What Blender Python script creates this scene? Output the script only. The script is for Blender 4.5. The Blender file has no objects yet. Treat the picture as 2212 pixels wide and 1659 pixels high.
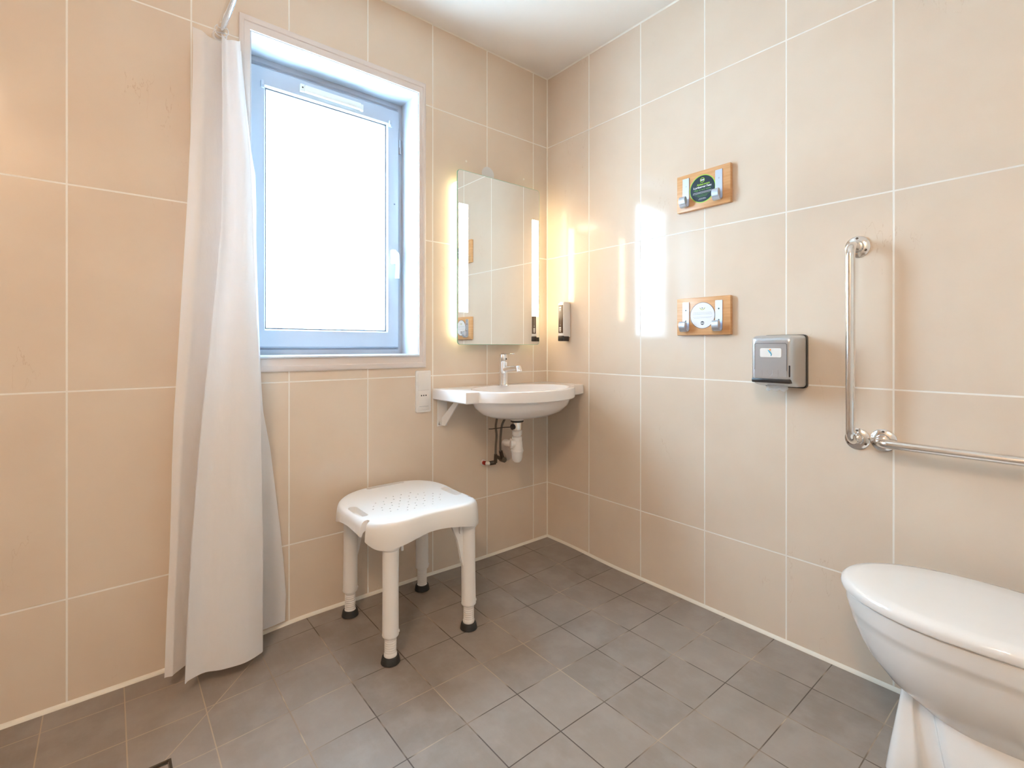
import bpy, bmesh, math, random
from mathutils import Vector, Matrix
random.seed(4)
PI = math.pi
S = bpy.context.scene
COL = S.collection

# ------------------------------------------------------------------ camera
F_PX, W_PX = 1053.0, 2212.0
CAM = Vector((-1.8206, -1.9027, 1.0216))
HEAD = math.atan2(.6374, .7706)            # heading from +Y towards +X
cd = bpy.data.cameras.new('camera')
cd.sensor_width = 36.0
cd.lens = 36.0 * F_PX / W_PX
cd.shift_y = -(829.5 - 748.5) / W_PX
cd.clip_start = 0.02
cam = bpy.data.objects.new('camera', cd)
COL.objects.link(cam)
cam.location = CAM
cam.rotation_euler = (PI / 2, 0, -HEAD)
S.camera = cam

# ------------------------------------------------------------------ daylight, lamps, exposure
wd = bpy.data.worlds.new('sky'); S.world = wd; wd.use_nodes = True
bg = wd.node_tree.nodes['Background']
bg.inputs[0].default_value = (0.58, 0.86, 1.08, 1)
SKY = 31.0
bg.inputs[1].default_value = SKY
S.view_settings.view_transform = 'Standard'
S.view_settings.look = 'None'
S.view_settings.gamma = 1
S.view_settings.use_curve_mapping = False
S.view_settings.exposure = 0.13

def light(name, kind, loc, rot, energy, color, **kw):
    l = bpy.data.lights.new(name, kind); l.energy = energy; l.color = color
    for k, v in kw.items(): setattr(l, k, v)
    o = bpy.data.objects.new(name, l); COL.objects.link(o); o.location = loc; o.rotation_euler = rot
    return o
pl = light('window_daylight', 'AREA', (-1.107, 0.185, 1.556), (-PI / 2, 0, 0), 1, (1, 1, 1),
           shape='RECTANGLE', size=.50, size_y=.94)
pl.data.cycles.is_portal = True            # lets the sky in through the pane
FILL_W = 21.5  # power of a warm fill light added out of view
light('fill_lamp_light', 'AREA', (-2.45, -1.98, 2.395), (0, 0, 0), FILL_W, (1.0, .76, .54),
      shape='DISK', size=.26)
TUBE_E = 17.0                              # mirror tube diffusers
TUBE_C = (1.0, .80, .54)

# ------------------------------------------------------------------ materials
MATS = {}
def new_mat(name):
    m = bpy.data.materials.new(name); m.use_nodes = True
    MATS[name] = m
    return m, m.node_tree, m.node_tree.nodes['Principled BSDF']
def simple(name, col, rough=.4, metal=0.0, spec=.5, emit=None, es=0, coat=0, bump=0, bscale=200):
    m, nt, b = new_mat(name)
    b.inputs['Base Color'].default_value = (*col, 1)
    b.inputs['Roughness'].default_value = rough
    b.inputs['Metallic'].default_value = metal
    b.inputs['Specular IOR Level'].default_value = spec
    b.inputs['Coat Weight'].default_value = coat
    if emit:
        b.inputs['Emission Color'].default_value = (*emit, 1)
        b.inputs['Emission Strength'].default_value = es
    if bump:
        n = nt.nodes.new('ShaderNodeTexNoise'); n.inputs['Scale'].default_value = bscale
        bp = nt.nodes.new('ShaderNodeBump'); bp.inputs['Strength'].default_value = bump
        bp.inputs['Distance'].default_value = .002
        nt.links.new(n.outputs[0], bp.inputs['Height']); nt.links.new(bp.outputs[0], b.inputs['Normal'])
    return m

class NG:
    """tiny node helper"""
    def __init__(s, nt): s.nt = nt
    def val(s, v, sock):
        if isinstance(v, (int, float)): sock.default_value = v
        else: s.nt.links.new(v, sock)
    def m(s, op, a, b=0.0, c=None, clamp=False):
        n = s.nt.nodes.new('ShaderNodeMath'); n.operation = op; n.use_clamp = clamp
        s.val(a, n.inputs[0]); s.val(b, n.inputs[1])
        if c is not None: s.val(c, n.inputs[2])
        return n.outputs[0]
    def line(s, coord, x0, p, w):
        """1 on joints at x0 + k p, width w"""
        t = s.m('DIVIDE', s.m('SUBTRACT', coord, x0), p)
        f = s.m('ABSOLUTE', s.m('SUBTRACT', s.m('FRACT', s.m('ADD', t, .5)), .5))
        d = s.m('MULTIPLY', f, p)
        return s.m('SUBTRACT', 1.0, s.m('DIVIDE', s.m('SUBTRACT', d, w * .5 - .0004), .0008, clamp=True), clamp=True)
    def noise(s, vec, scale, detail=3, rough=.5, out=0):
        n = s.nt.nodes.new('ShaderNodeTexNoise'); s.nt.links.new(vec, n.inputs['Vector'])
        n.inputs['Scale'].default_value = scale; n.inputs['Detail'].default_value = detail
        n.inputs['Roughness'].default_value = rough
        return n.outputs[out]
    def mix(s, f, a, b):
        n = s.nt.nodes.new('ShaderNodeMix'); n.data_type = 'RGBA'
        s.val(f, n.inputs[0])
        for v, k in ((a, 6), (b, 7)):
            if isinstance(v, tuple): n.inputs[k].default_value = (*v, 1)
            else: s.nt.links.new(v, n.inputs[k])
        return n.outputs[2]
    def ramp(s, f, lo, hi):
        n = s.nt.nodes.new('ShaderNodeMapRange'); s.val(f, n.inputs[0])
        n.inputs[1].default_value = lo; n.inputs[2].default_value = hi
        n.interpolation_type = 'SMOOTHSTEP'
        return n.outputs[0]

def wall_mat(name, axis, x0):
    m, nt, b = new_mat(name); g = NG(nt)
    geo = nt.nodes.new('ShaderNodeNewGeometry')
    sep = nt.nodes.new('ShaderNodeSeparateXYZ'); nt.links.new(geo.outputs['Position'], sep.inputs[0])
    pos = geo.outputs['Position']
    u = sep.outputs[axis]; z = sep.outputs[2]
    gl = g.m('MAXIMUM', g.line(u, x0, .302, .005), g.line(z, .2925, .599, .005))
    # beige marble-look tile: soft clouds, fine specks, a few thin veins
    cl = g.ramp(g.noise(pos, 3.0, 4), .3, .7)
    base = g.mix(cl, (.745, .610, .485), (.780, .655, .530))
    fine = g.ramp(g.noise(pos, 170, 3, .7), .66, .80)
    base = g.mix(g.m('MULTIPLY', fine, .22), base, (.55, .38, .25))
    mp = nt.nodes.new('ShaderNodeMapping'); nt.links.new(pos, mp.inputs[0])
    mp.inputs['Scale'].default_value = (6, 6, 1.6)
    vn = g.noise(mp.outputs[0], 1.4, 5, .6)
    vein = g.m('SUBTRACT', 1.0, g.m('DIVIDE', g.m('ABSOLUTE', g.m('SUBTRACT', vn, .5)), .0035, clamp=True), clamp=True)
    gate = g.ramp(g.noise(pos, 2.6, 2), .60, .66)
    base = g.mix(g.m('MULTIPLY', g.m('MULTIPLY', vein, gate), .38), base, (.52, .33, .2))
    nt.links.new(g.mix(gl, base, (.92, .87, .80)), b.inputs['Base Color'])
    nt.links.new(g.m('ADD', g.m('MULTIPLY', gl, .5), .085), b.inputs['Roughness'])
    b.inputs['Specular IOR Level'].default_value = .36
    bp = nt.nodes.new('ShaderNodeBump'); bp.inputs['Strength'].default_value = .5
    bp.inputs['Distance'].default_value = .001; bp.invert = True
    nt.links.new(gl, bp.inputs['Height']); nt.links.new(bp.outputs[0], b.inputs['Normal'])
    return m
wall_mat('tile_window_wall', 0, -.102)
wall_mat('tile_right_wall', 1, -.296)

def floor_mat():
    m, nt, b = new_mat('floor_tile'); g = NG(nt)
    geo = nt.nodes.new('ShaderNodeNewGeometry'); pos = geo.outputs['Position']
    sep = nt.nodes.new('ShaderNodeSeparateXYZ'); nt.links.new(pos, sep.inputs[0])
    x, y = sep.outputs[0], sep.outputs[1]
    PX, PY = .178, .179
    lx = g.line(x, -.183, PX, .0032); ly = g.line(y, -.092, PY, .0028)
    # diagonal cut towards the drain (near x=-1.6, y=-.29)
    dd = g.m('ABSOLUTE', g.m('SUBTRACT', g.m('MULTIPLY', g.m('ADD', x, 1.6), .733), g.m('MULTIPLY', g.m('ADD', y, .288), .680)))
    dg = g.m('SUBTRACT', 1.0, g.m('DIVIDE', g.m('SUBTRACT', dd, .0012), .0006, clamp=True), clamp=True)
    dg = g.m('MULTIPLY', dg, g.m('MULTIPLY', g.m('LESS_THAN', x, -1.45), g.m('GREATER_THAN', x, -1.72)))
    dg = g.m('MULTIPLY', dg, g.m('GREATER_THAN', y, -.45))
    gl = g.m('MAXIMUM', g.m('MAXIMUM', lx, ly), dg)
    # per tile shade
    cx = g.m('FLOOR', g.m('DIVIDE', g.m('ADD', x, .183), PX)); cy = g.m('FLOOR', g.m('DIVIDE', g.m('ADD', y, .092), PY))
    cb = nt.nodes.new('ShaderNodeCombineXYZ'); nt.links.new(cx, cb.inputs[0]); nt.links.new(cy, cb.inputs[1])
    wn = nt.nodes.new('ShaderNodeTexWhiteNoise'); wn.noise_dimensions = '2D'; nt.links.new(cb.outputs[0], wn.inputs['Vector'])
    base = g.mix(wn.outputs[0], (.255, .210, .178), (.310, .258, .220))
    cloud = g.ramp(g.noise(pos, 9, 5, .6), .38, .72)
    base = g.mix(g.m('MULTIPLY', cloud, .55), base, (.37, .32, .285))
    dark = g.ramp(g.noise(pos, 5, 4, .6), .55, .8)
    base = g.mix(g.m('MULTIPLY', dark, .35), base, (.17, .135, .112))
    mp = nt.nodes.new('ShaderNodeMapping'); nt.links.new(pos, mp.inputs[0]); mp.inputs['Scale'].default_value = (60, 9, 1)
    st = g.ramp(g.noise(mp.outputs[0], 1.0, 3, .6), .45, .75)
    base = g.mix(g.m('MULTIPLY', st, .10), base, (.40, .34, .30))
    gn = g.noise(pos, 3.6, 3, .6)
    shower = g.ramp(x, -1.25, -1.55)
    fr = g.m('ADD', g.ramp(gn, .47, .60), shower, clamp=True)
    gc = g.mix(fr, (.085, .060, .045), (.46, .35, .26))
    nt.links.new(g.mix(gl, base, gc), b.inputs['Base Color'])
    nt.links.new(g.m('ADD', g.m('MULTIPLY', g.noise(pos, 14, 3), .25), .30), b.inputs['Roughness'])
    b.inputs['Specular IOR Level'].default_value = .45
    hg = g.m('ADD', g.m('MULTIPLY', gl, -1.0), g.m('MULTIPLY', g.noise(pos, 55, 5, .65), .9))
    bp = nt.nodes.new('ShaderNodeBump'); bp.inputs['Strength'].default_value = .35
    bp.inputs['Distance'].default_value = .0015
    nt.links.new(hg, bp.inputs['Height']); nt.links.new(bp.outputs[0], b.inputs['Normal'])
    return m
floor_mat()

simple('ceiling_paint', (.92, .84, .76), .8)
simple('sealant', (.86, .80, .70), .45)
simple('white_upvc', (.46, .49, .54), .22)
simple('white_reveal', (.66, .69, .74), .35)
simple('white_trim', (.78, .70, .66), .35)
simple('gasket', (.16, .17, .19), .5)
simple('cream_plastic', (.82, .80, .70), .35)
simple('ceramic', (.88, .85, .82), .08, coat=.4)
simple('basin_resin', (.90, .85, .82), .16, coat=.2)
simple('stool_plastic', (.88, .85, .82), .28)
simple('white_plastic', (.85, .81, .77), .25)
simple('trap_plastic', (.82, .79, .76), .32)
simple('old_pipe_plastic', (.68, .60, .54), .45)
simple('chrome', (.86, .86, .87), .06, metal=1)
simple('worn_chrome', (.80, .78, .76), .10, metal=1, bump=.05, bscale=60)
simple('brushed_steel', (.52, .53, .56), .33, metal=.85)
simple('dispenser_steel', (.58, .60, .63), .30, metal=.8, bump=.03, bscale=400)
simple('satin_aluminium', (.60, .65, .74), .36, metal=.75)
simple('dark_metal', (.10, .08, .06), .35, metal=.7)
simple('braided_hose', (.22, .19, .16), .35, metal=.8, bump=.6, bscale=900)
simple('black_rubber', (.025, .026, .026), .55)
simple('dark_plastic', (.022, .020, .020), .35)
simple('label_brown', (.085, .05, .03), .3)
simple('red_plastic', (.35, .03, .02), .4)
simple('sticker_dark', (.012, .028, .045), .3)
simple('sticker_green', (.36, .66, .06), .35)
simple('sticker_dimgreen', (.12, .33, .05), .35)
simple('sticker_white', (.85, .85, .86), .35)
simple('sticker_grey', (.52, .52, .55), .4)
simple('sticker_olive', (.55, .58, .12), .4)
simple('ink_dark', (.03, .03, .05), .4)
simple('ink_blue', (.10, .42, .60), .4)
simple('ink_orange', (.85, .30, .05), .4)
simple('mirror_silver', (.84, .85, .83), .005, metal=1)
simple('mirror_edge', (.35, .62, .45), .1, spec=.8)
simple('paper', (.85, .82, .78), .8)
simple('sheet_disc', (.72, .70, .68), .5)
simple('tube_glow', (.9, .85, .75), .4, emit=TUBE_C, es=TUBE_E)
simple('side_glow', (.9, .85, .75), .4, emit=(1.0, .84, .56), es=TUBE_E * .32)
simple('fill_shade_glow', (.9, .88, .85), .4, emit=(1.0, .86, .68), es=3.0)  # glowing shade of the added fill lamp

def wood():
    m, nt, b = new_mat('beech_wood'); g = NG(nt)
    tc = nt.nodes.new('ShaderNodeTexCoord')
    mp = nt.nodes.new('ShaderNodeMapping'); nt.links.new(tc.outputs['Object'], mp.inputs[0])
    mp.inputs['Scale'].default_value = (6, 7, 130)
    n = g.noise(mp.outputs[0], 1.0, 4, .6)
    c = g.mix(g.ramp(n, .35, .65), (.66, .345, .145), (.74, .42, .20))
    nt.links.new(c, b.inputs['Base Color']); b.inputs['Roughness'].default_value = .35
wood()

def curtain_mat():
    m, nt, b = new_mat('curtain_cloth')
    nt.nodes.remove(b)
    out = nt.nodes['Material Output']
    d = nt.nodes.new('ShaderNodeBsdfDiffuse'); d.inputs[0].default_value = (.97, .95, .95, 1)
    t = nt.nodes.new('ShaderNodeBsdfTranslucent'); t.inputs[0].default_value = (.97, .95, .95, 1)
    mx = nt.nodes.new('ShaderNodeMixShader'); mx.inputs[0].default_value = .30
    nt.links.new(d.outputs[0], mx.inputs[1]); nt.links.new(t.outputs[0], mx.inputs[2])
    gg = NG(nt); geo = nt.nodes.new('ShaderNodeNewGeometry')
    mp = nt.nodes.new('ShaderNodeMapping'); nt.links.new(geo.outputs['Position'], mp.inputs[0])
    mp.inputs['Scale'].default_value = (14, 14, 4)
    n = gg.noise(mp.outputs[0], 1.0, 4, .6)
    bp = nt.nodes.new('ShaderNodeBump'); bp.inputs['Strength'].default_value = .25; bp.inputs['Distance'].default_value = .01
    nt.links.new(n, bp.inputs['Height'])
    nt.links.new(bp.outputs[0], d.inputs['Normal']); nt.links.new(bp.outputs[0], t.inputs['Normal'])
    nt.links.new(mx.outputs[0], out.inputs[0])
curtain_mat()

def pane_mat():
    m, nt, b = new_mat('frosted_glass'); nt.nodes.remove(b)
    out = nt.nodes['Material Output']
    tr = nt.nodes.new('ShaderNodeBsdfTransparent'); tr.inputs[0].default_value = (.93, .97, 1, 1)
    tl = nt.nodes.new('ShaderNodeBsdfTranslucent'); tl.inputs[0].default_value = (.93, .97, 1, 1)
    gs = nt.nodes.new('ShaderNodeBsdfGlossy'); gs.inputs[1].default_value = .1
    m1 = nt.nodes.new('ShaderNodeMixShader'); m1.inputs[0].default_value = .5
    m2 = nt.nodes.new('ShaderNodeMixShader'); m2.inputs[0].default_value = .05
    nt.links.new(tr.outputs[0], m1.inputs[1]); nt.links.new(tl.outputs[0], m1.inputs[2])
    nt.links.new(m1.outputs[0], m2.inputs[1]); nt.links.new(gs.outputs[0], m2.inputs[2])
    nt.links.new(m2.outputs[0], out.inputs[0])
pane_mat()
def clear_mat():
    m, nt, b = new_mat('clear_plastic')
    b.inputs['Base Color'].default_value = (.95, .95, .96, 1)
    b.inputs['Roughness'].default_value = .08; b.inputs['Transmission Weight'].default_value = .75
clear_mat()

# ------------------------------------------------------------------ mesh helpers
def finish(bm, angle=38):
    bmesh.ops.remove_doubles(bm, verts=bm.verts, dist=1e-6)
    bmesh.ops.recalc_face_normals(bm, faces=bm.faces)
    a = math.radians(angle)
    for f in bm.faces: f.smooth = True
    for e in bm.edges:
        e.smooth = not (len(e.link_faces) == 2 and e.calc_face_angle(0) > a)

def obj(name, bm, mat, parent=None, angle=38, loc=None):
    finish(bm, angle)
    me = bpy.data.meshes.new(name); bm.to_mesh(me); bm.free()
    o = bpy.data.objects.new(name, me); COL.objects.link(o)
    me.materials.append(MATS[mat])
    if parent is not None:
        o.parent = parent
    if loc is not None:
        o.location = loc
    return o

def tag(o, label=None, cat=None, group=None, kind=None):
    if label: o['label'] = label
    if cat: o['category'] = cat
    if group: o['group'] = group
    if kind: o['kind'] = kind
    return o
def thing(name, label, cat, loc=(0, 0, 0), group=None):
    o = bpy.data.objects.new(name, None); COL.objects.link(o); o.location = loc
    o.empty_display_size = .05
    return tag(o, label, cat, group)

def add_box(bm, p0, p1, bev=0.0, seg=2):
    t = bmesh.new()
    vs = [t.verts.new((x, y, z)) for x in (p0[0], p1[0]) for y in (p0[1], p1[1]) for z in (p0[2], p1[2])]
    for q in ((0, 1, 3, 2), (4, 6, 7, 5), (0, 4, 5, 1), (2, 3, 7, 6), (0, 2, 6, 4), (1, 5, 7, 3)):
        t.faces.new([vs[i] for i in q])
    bmesh.ops.recalc_face_normals(t, faces=t.faces)
    if bev: bmesh.ops.bevel(t, geom=t.edges[:], offset=bev, segments=seg, profile=.5, affect='EDGES')
    merge(bm, t)
    return bm
def merge(bm, t, M=None):
    mp = {}
    for v in t.verts: mp[v] = bm.verts.new(M @ v.co if M else v.co)
    for f in t.faces:
        try: bm.faces.new([mp[v] for v in f.verts])
        except ValueError: pass
    t.free()
def box(p0, p1, bev=0.0, seg=2): return add_box(bmesh.new(), p0, p1, bev, seg)

def add_tube(bm, pts, r, n=16, cap=True):
    pts = [Vector(p) for p in pts]
    rs = r if isinstance(r, (list, tuple)) else [r] * len(pts)
    t0 = (pts[1] - pts[0]).normalized()
    up = Vector((0, 0, 1)) if abs(t0.z) < .9 else Vector((1, 0, 0))
    nrm = (up - t0 * up.dot(t0)).normalized()
    rings = []
    for i, p in enumerate(pts):
        if i == 0: t = (pts[1] - pts[0]).normalized()
        elif i == len(pts) - 1: t = (pts[-1] - pts[-2]).normalized()
        else: t = ((pts[i + 1] - p).normalized() + (p - pts[i - 1]).normalized()).normalized()
        nrm = (nrm - t * nrm.dot(t)).normalized(); b = t.cross(nrm)
        rings.append([bm.verts.new(p + (nrm * math.cos(2 * PI * k / n) + b * math.sin(2 * PI * k / n)) * rs[i]) for k in range(n)])
    for a, c in zip(rings, rings[1:]):
        for k in range(n): bm.faces.new((a[k], a[(k + 1) % n], c[(k + 1) % n], c[k]))
    if cap:
        bm.faces.new(rings[0][::-1]); bm.faces.new(rings[-1])
    return bm
def tube(pts, r, n=16, cap=True): return add_tube(bmesh.new(), pts, r, n, cap)

def add_lathe(bm, prof, c=(0, 0, 0), axis='z', n=32, d=None):
    """prof: (radius, height); axis z up or a direction vector d"""
    d = Vector(d) if d else {'z': Vector((0, 0, 1)), 'x': Vector((1, 0, 0)), 'y': Vector((0, 1, 0))}[axis]
    d.normalize()
    up = Vector((0, 0, 1)) if abs(d.z) < .9 else Vector((1, 0, 0))
    u = (up - d * up.dot(d)).normalized(); v = d.cross(u); c = Vector(c)
    rings = []
    for r, h in prof:
        if r < 1e-6: rings.append([bm.verts.new(c + d * h)])
        else: rings.append([bm.verts.new(c + d * h + (u * math.cos(2 * PI * k / n) + v * math.sin(2 * PI * k / n)) * r) for k in range(n)])
    for a, b in zip(rings, rings[1:]):
        for k in range(n):
            k2 = (k + 1) % n
            if len(a) == 1 and len(b) == 1: continue
            if len(a) == 1: bm.faces.new((a[0], b[k], b[k2]))
            elif len(b) == 1: bm.faces.new((a[k], a[k2], b[0]))
            else: bm.faces.new((a[k], a[k2], b[k2], b[k]))
    if len(rings[0]) > 1: bm.faces.new(rings[0][::-1])
    if len(rings[-1]) > 1: bm.faces.new(rings[-1])
    return bm
def lathe(prof, c=(0, 0, 0), axis='z', n=32, d=None): return add_lathe(bmesh.new(), prof, c, axis, n, d)

def add_loft(bm, loops, cap0=True, cap1=True):
    rings = [[bm.verts.new(p) for p in L] for L in loops]
    n = len(rings[0])
    for a, b in zip(rings, rings[1:]):
        for k in range(n): bm.faces.new((a[k], a[(k + 1) % n], b[(k + 1) % n], b[k]))
    if cap0: bm.faces.new(rings[0][::-1])
    if cap1: bm.faces.new(rings[-1])
    return bm
def prism(pts2, fn, h0, h1):
    """extrude a 2D outline; fn(u, v, h) -> xyz"""
    bm = bmesh.new()
    return add_loft(bm, [[fn(u, v, h) for u, v in pts2] for h in (h0, h1)])
def rrect(x0, x1, y0, y1, r, n=6):
    out = []
    for cx, cy, a0 in ((x1 - r, y1 - r, 0), (x0 + r, y1 - r, 90), (x0 + r, y0 + r, 180), (x1 - r, y0 + r, 270)):
        for k in range(n + 1):
            a = math.radians(a0 + 90 * k / n); out.append((cx + r * math.cos(a), cy + r * math.sin(a)))
    return out
def circ(cx, cy, rx, ry=None, n=48):
    ry = ry or rx
    return [(cx + rx * math.cos(2 * PI * k / n), cy + ry * math.sin(2 * PI * k / n)) for k in range(n)]
def arc_path(p0, pc, p1, r, n=8):
    """round the corner pc of the path p0-pc-p1"""
    p0, pc, p1 = Vector(p0), Vector(pc), Vector(p1)
    a = (p0 - pc).normalized(); b = (p1 - pc).normalized()
    A, B = pc + a * r, pc + b * r
    return [((1 - t) ** 2) * A + 2 * t * (1 - t) * pc + t * t * B for t in [k / n for k in range(n + 1)]]
def catmull(P, n=8, closed=True):
    out = []; N = len(P)
    for i in range(N if closed else N - 1):
        p = [Vector(P[(i + j) % N] if closed else P[min(max(i + j, 0), N - 1)]) for j in (-1, 0, 1, 2)]
        for k in range(n):
            t = k / n
            out.append(.5 * ((2 * p[1]) + (-p[0] + p[2]) * t + (2 * p[0] - 5 * p[1] + 4 * p[2] - p[3]) * t * t + (-p[0] + 3 * p[1] - 3 * p[2] + p[3]) * t ** 3))
    if not closed: out.append(Vector(P[-1]))
    return out
def boolean_cut(o, cutters):
    for c in cutters:
        md = o.modifiers.new('cut', 'BOOLEAN'); md.operation = 'DIFFERENCE'; md.object = c; md.solver = 'EXACT'
    bpy.context.view_layer.update()
    ev = o.evaluated_get(bpy.context.evaluated_depsgraph_get())
    me = bpy.data.meshes.new_from_object(ev)
    o.modifiers.clear(); old = o.data; o.data = me; bpy.data.meshes.remove(old)
    bm = bmesh.new(); bm.from_mesh(me); finish(bm, 42); bm.to_mesh(me); bm.free()
    for c in cutters:
        d = c.data; bpy.data.objects.remove(c); bpy.data.meshes.remove(d)
def text_mesh(name, s, size, M, mat, parent, bold=0.0, depth=.0002):
    cu = bpy.data.curves.new('t', 'FONT'); cu.body = s; cu.size = size; cu.align_x = 'CENTER'; cu.align_y = 'CENTER'
    cu.extrude = depth; cu.offset = bold; cu.resolution_u = 3
    to = bpy.data.objects.new('t', cu); COL.objects.link(to)
    bpy.context.view_layer.update()
    me = bpy.data.meshes.new_from_object(to.evaluated_get(bpy.context.evaluated_depsgraph_get()))
    bpy.data.objects.remove(to); bpy.data.curves.remove(cu)
    me.transform(M)
    bm = bmesh.new(); bm.from_mesh(me); bpy.data.meshes.remove(me)
    return bm
# ------------------------------------------------------------------ room shell
H = 2.46
XL, YB = -2.62, -2.20
def sm(a, b, t):
    t = max(0, min(1, (t - a) / (b - a))); return t * t * (3 - 2 * t)
def floor_z(x, y):
    """the floor falls a little towards the shower drain"""
    z = -.012 * sm(.12, .5, -y) * sm(-1.0, -.4, x)
    z += .007 * sm(-.4, -.8, x) * sm(-1.5, -1.2, x) * sm(-.5, -.1, y)
    z -= .014 * sm(-1.25, -1.7, x)
    return z
bm = bmesh.new()
NX, NY = 66, 55
g = [[bm.verts.new((XL + (-XL) * i / NX, YB - YB * j / NY, floor_z(XL - XL * i / NX, YB - YB * j / NY))) for j in range(NY + 1)] for i in range(NX + 1)]
for i in range(NX):
    for j in range(NY): bm.faces.new((g[i][j], g[i + 1][j], g[i + 1][j + 1], g[i][j + 1]))
# thickness
lo = [bm.verts.new(p) for p in ((XL, YB, -.12), (0, YB, -.12), (0, 0, -.12), (XL, 0, -.12))]
bm.faces.new(lo[::-1])
edges = ([g[i][0] for i in range(NX + 1)], [g[NX][j] for j in range(NY + 1)], [g[i][NY] for i in range(NX, -1, -1)], [g[0][j] for j in range(NY, -1, -1)])
for k, L in enumerate(edges): bm.faces.new([lo[k]] + L + [lo[(k + 1) % 4]])
tag(obj('floor', bm, 'floor_tile'), kind='structure')

WX0, WX1, WZ0, WZ1 = -1.438, -.777, .986, 2.131
bm = bmesh.new()
T = .30
add_box(bm, (XL - .1, 0, -.12), (WX0, T, H + .1)); add_box(bm, (WX1, 0, -.12), (.1, T, H + .1))
add_box(bm, (WX0, 0, -.12), (WX1, T, WZ0)); add_box(bm, (WX0, 0, WZ1), (WX1, T, H + .1))
tag(obj('wall_window', bm, 'tile_window_wall'), kind='structure')
tag(obj('wall_right', box((0, YB - .1, -.12), (.1, 0, H + .1)), 'tile_right_wall'), kind='structure')
tag(obj('wall_left', box((XL - .1, YB - .1, -.12), (XL, 0, H + .1)), 'tile_right_wall'), kind='structure')
tag(obj('wall_back', box((XL, YB - .1, -.12), (0, YB, H + .1)), 'tile_window_wall'), kind='structure')
tag(obj('ceiling', box((XL, YB, H), (0, 0, H + .1)), 'ceiling_paint'), kind='structure')

# sealant beads at the wall foot, the corner and the ceiling
def bead_base(name, pts, nrm):
    bm = bmesh.new(); rows = []
    for x, y in pts:
        z = floor_z(x, y); nx, ny = nrm
        rows.append([bm.verts.new((x + nx * a, y + ny * a, z + h)) for a, h in ((0, -.004), (.009, -.004), (.0085, .002), (.005, .007), (.002, .011), (0, .011))])
    for a, b in zip(rows, rows[1:]):
        for k in range(6): bm.faces.new((a[k], a[(k + 1) % 6], b[(k + 1) % 6], b[k]))
    bm.faces.new(rows[0]); bm.faces.new(rows[-1][::-1])
    tag(obj(name, bm, 'sealant', angle=70), kind='structure')
bead_base('baseboard_window', [(XL - XL * i / 60, 0) for i in range(61)], (0, -1))
bead_base('baseboard_right', [(0, YB - YB * i / 60) for i in range(61)], (-1, 0))
tag(obj('trim_1', prism([(0, 0), (-.0045, 0), (0, -.0045)], lambda u, v, h: (u, v, h), .01, H), 'sealant'), kind='structure')
tag(obj('trim_2', prism([(0, H), (-.005, H), (0, H - .005)], lambda u, v, h: (u, h, v), YB, 0), 'sealant'), kind='structure')
tag(obj('trim_3', prism([(0, H), (-.004, H), (0, H - .004)], lambda u, v, h: (h, u, v), XL, 0), 'sealant'), kind='structure')

# ------------------------------------------------------------------ window
win = tag(bpy.data.objects.new('window_1', None), 'white plastic window with frosted glass in the tiled wall', kind='structure'); COL.objects.link(win)
win.location = (-1.107, .15, .99)
def frame_bm(x0, x1, z0, z1, wl, wr, wb, wt, y0, y1, bev=.003):
    bm = bmesh.new()
    add_box(bm, (x0, y0, z0), (x0 + wl, y1, z1), bev); add_box(bm, (x1 - wr, y0, z0), (x1, y1, z1), bev)
    add_box(bm, (x0 + wl - bev, y0, z0), (x1 - wr + bev, y1, z0 + wb), bev); add_box(bm, (x0 + wl - bev, y0, z1 - wt), (x1 - wr + bev, y1, z1), bev)
    return bm
def mitre_frame(x0, x1, z0, z1, prof, kz=1.0):
    """prof: closed list of (inset, y)"""
    bm = bmesh.new()
    loops = []
    for cx, cz, sx, sz in ((x0, z0, 1, 1), (x1, z0, -1, 1), (x1, z1, -1, -1), (x0, z1, 1, -1)):
        loops.append([bm.verts.new((cx + sx * a, y, cz + sz * a * kz)) for a, y in prof])
    n = len(prof)
    for i in range(4):
        A, B = loops[i], loops[(i + 1) % 4]
        for k in range(n): bm.faces.new((A[k], A[(k + 1) % n], B[(k + 1) % n], B[k]))
    return bm
def at0(o, p): o.parent = p; o.location = -p.location; return o     # keep world coordinates under a moved Empty
def wpart(name, bm, mat, par=None, angle=38):
    p = par or win
    o = obj(name, bm, mat, angle=angle); o.parent = p
    if p is win: o.location = -win.location
    return o
# reveal lining (thin board on the four inner sides)
wpart('reveal_lining', mitre_frame(WX0 - .001, WX1 + .001, WZ0 - .001, WZ1 + .001, [(.004, -.001), (.004, .152), (-.003, .152), (-.003, -.001)]), 'white_reveal')
# fixed frame
wpart('window_frame', mitre_frame(WX0, WX1, WZ0, WZ1, [(0, .15), (.022, .15), (.028, .156), (.052, .156), (.052, .20), (0, .20)]), 'white_upvc')
# opening sash
SX0, SX1, SZ0, SZ1 = -1.414, -.803, 1.018, 2.090
sash = wpart('window_sash', mitre_frame(SX0, SX1, SZ0, SZ1, [(0, .139), (.003, .135), (.048, .135), (.052, .137), (.056, .146), (.058, .168), (.058, .19), (0, .19)], 1.27), 'white_upvc')
GX0, GX1, GZ0, GZ1 = SX0 + .058, SX1 - .058, SZ0 + .07, SZ1 - .07
wpart('glazing_gasket', mitre_frame(SX0 + .056, SX1 - .056, SZ0 + .0715, SZ1 - .0715, [(0, .150), (.0045, .150), (.0045, .165), (0, .165)]), 'gasket')
wpart('window_pane', box((SX0 + .05, .158, SZ0 + .05), (SX1 - .05, .164, SZ1 - .05)), 'frosted_glass')
# sill nosing
wpart('window_sill', box((WX0, -.013, WZ0 - .008), (WX1, .15, WZ0 + .001), .003), 'white_reveal')
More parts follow.
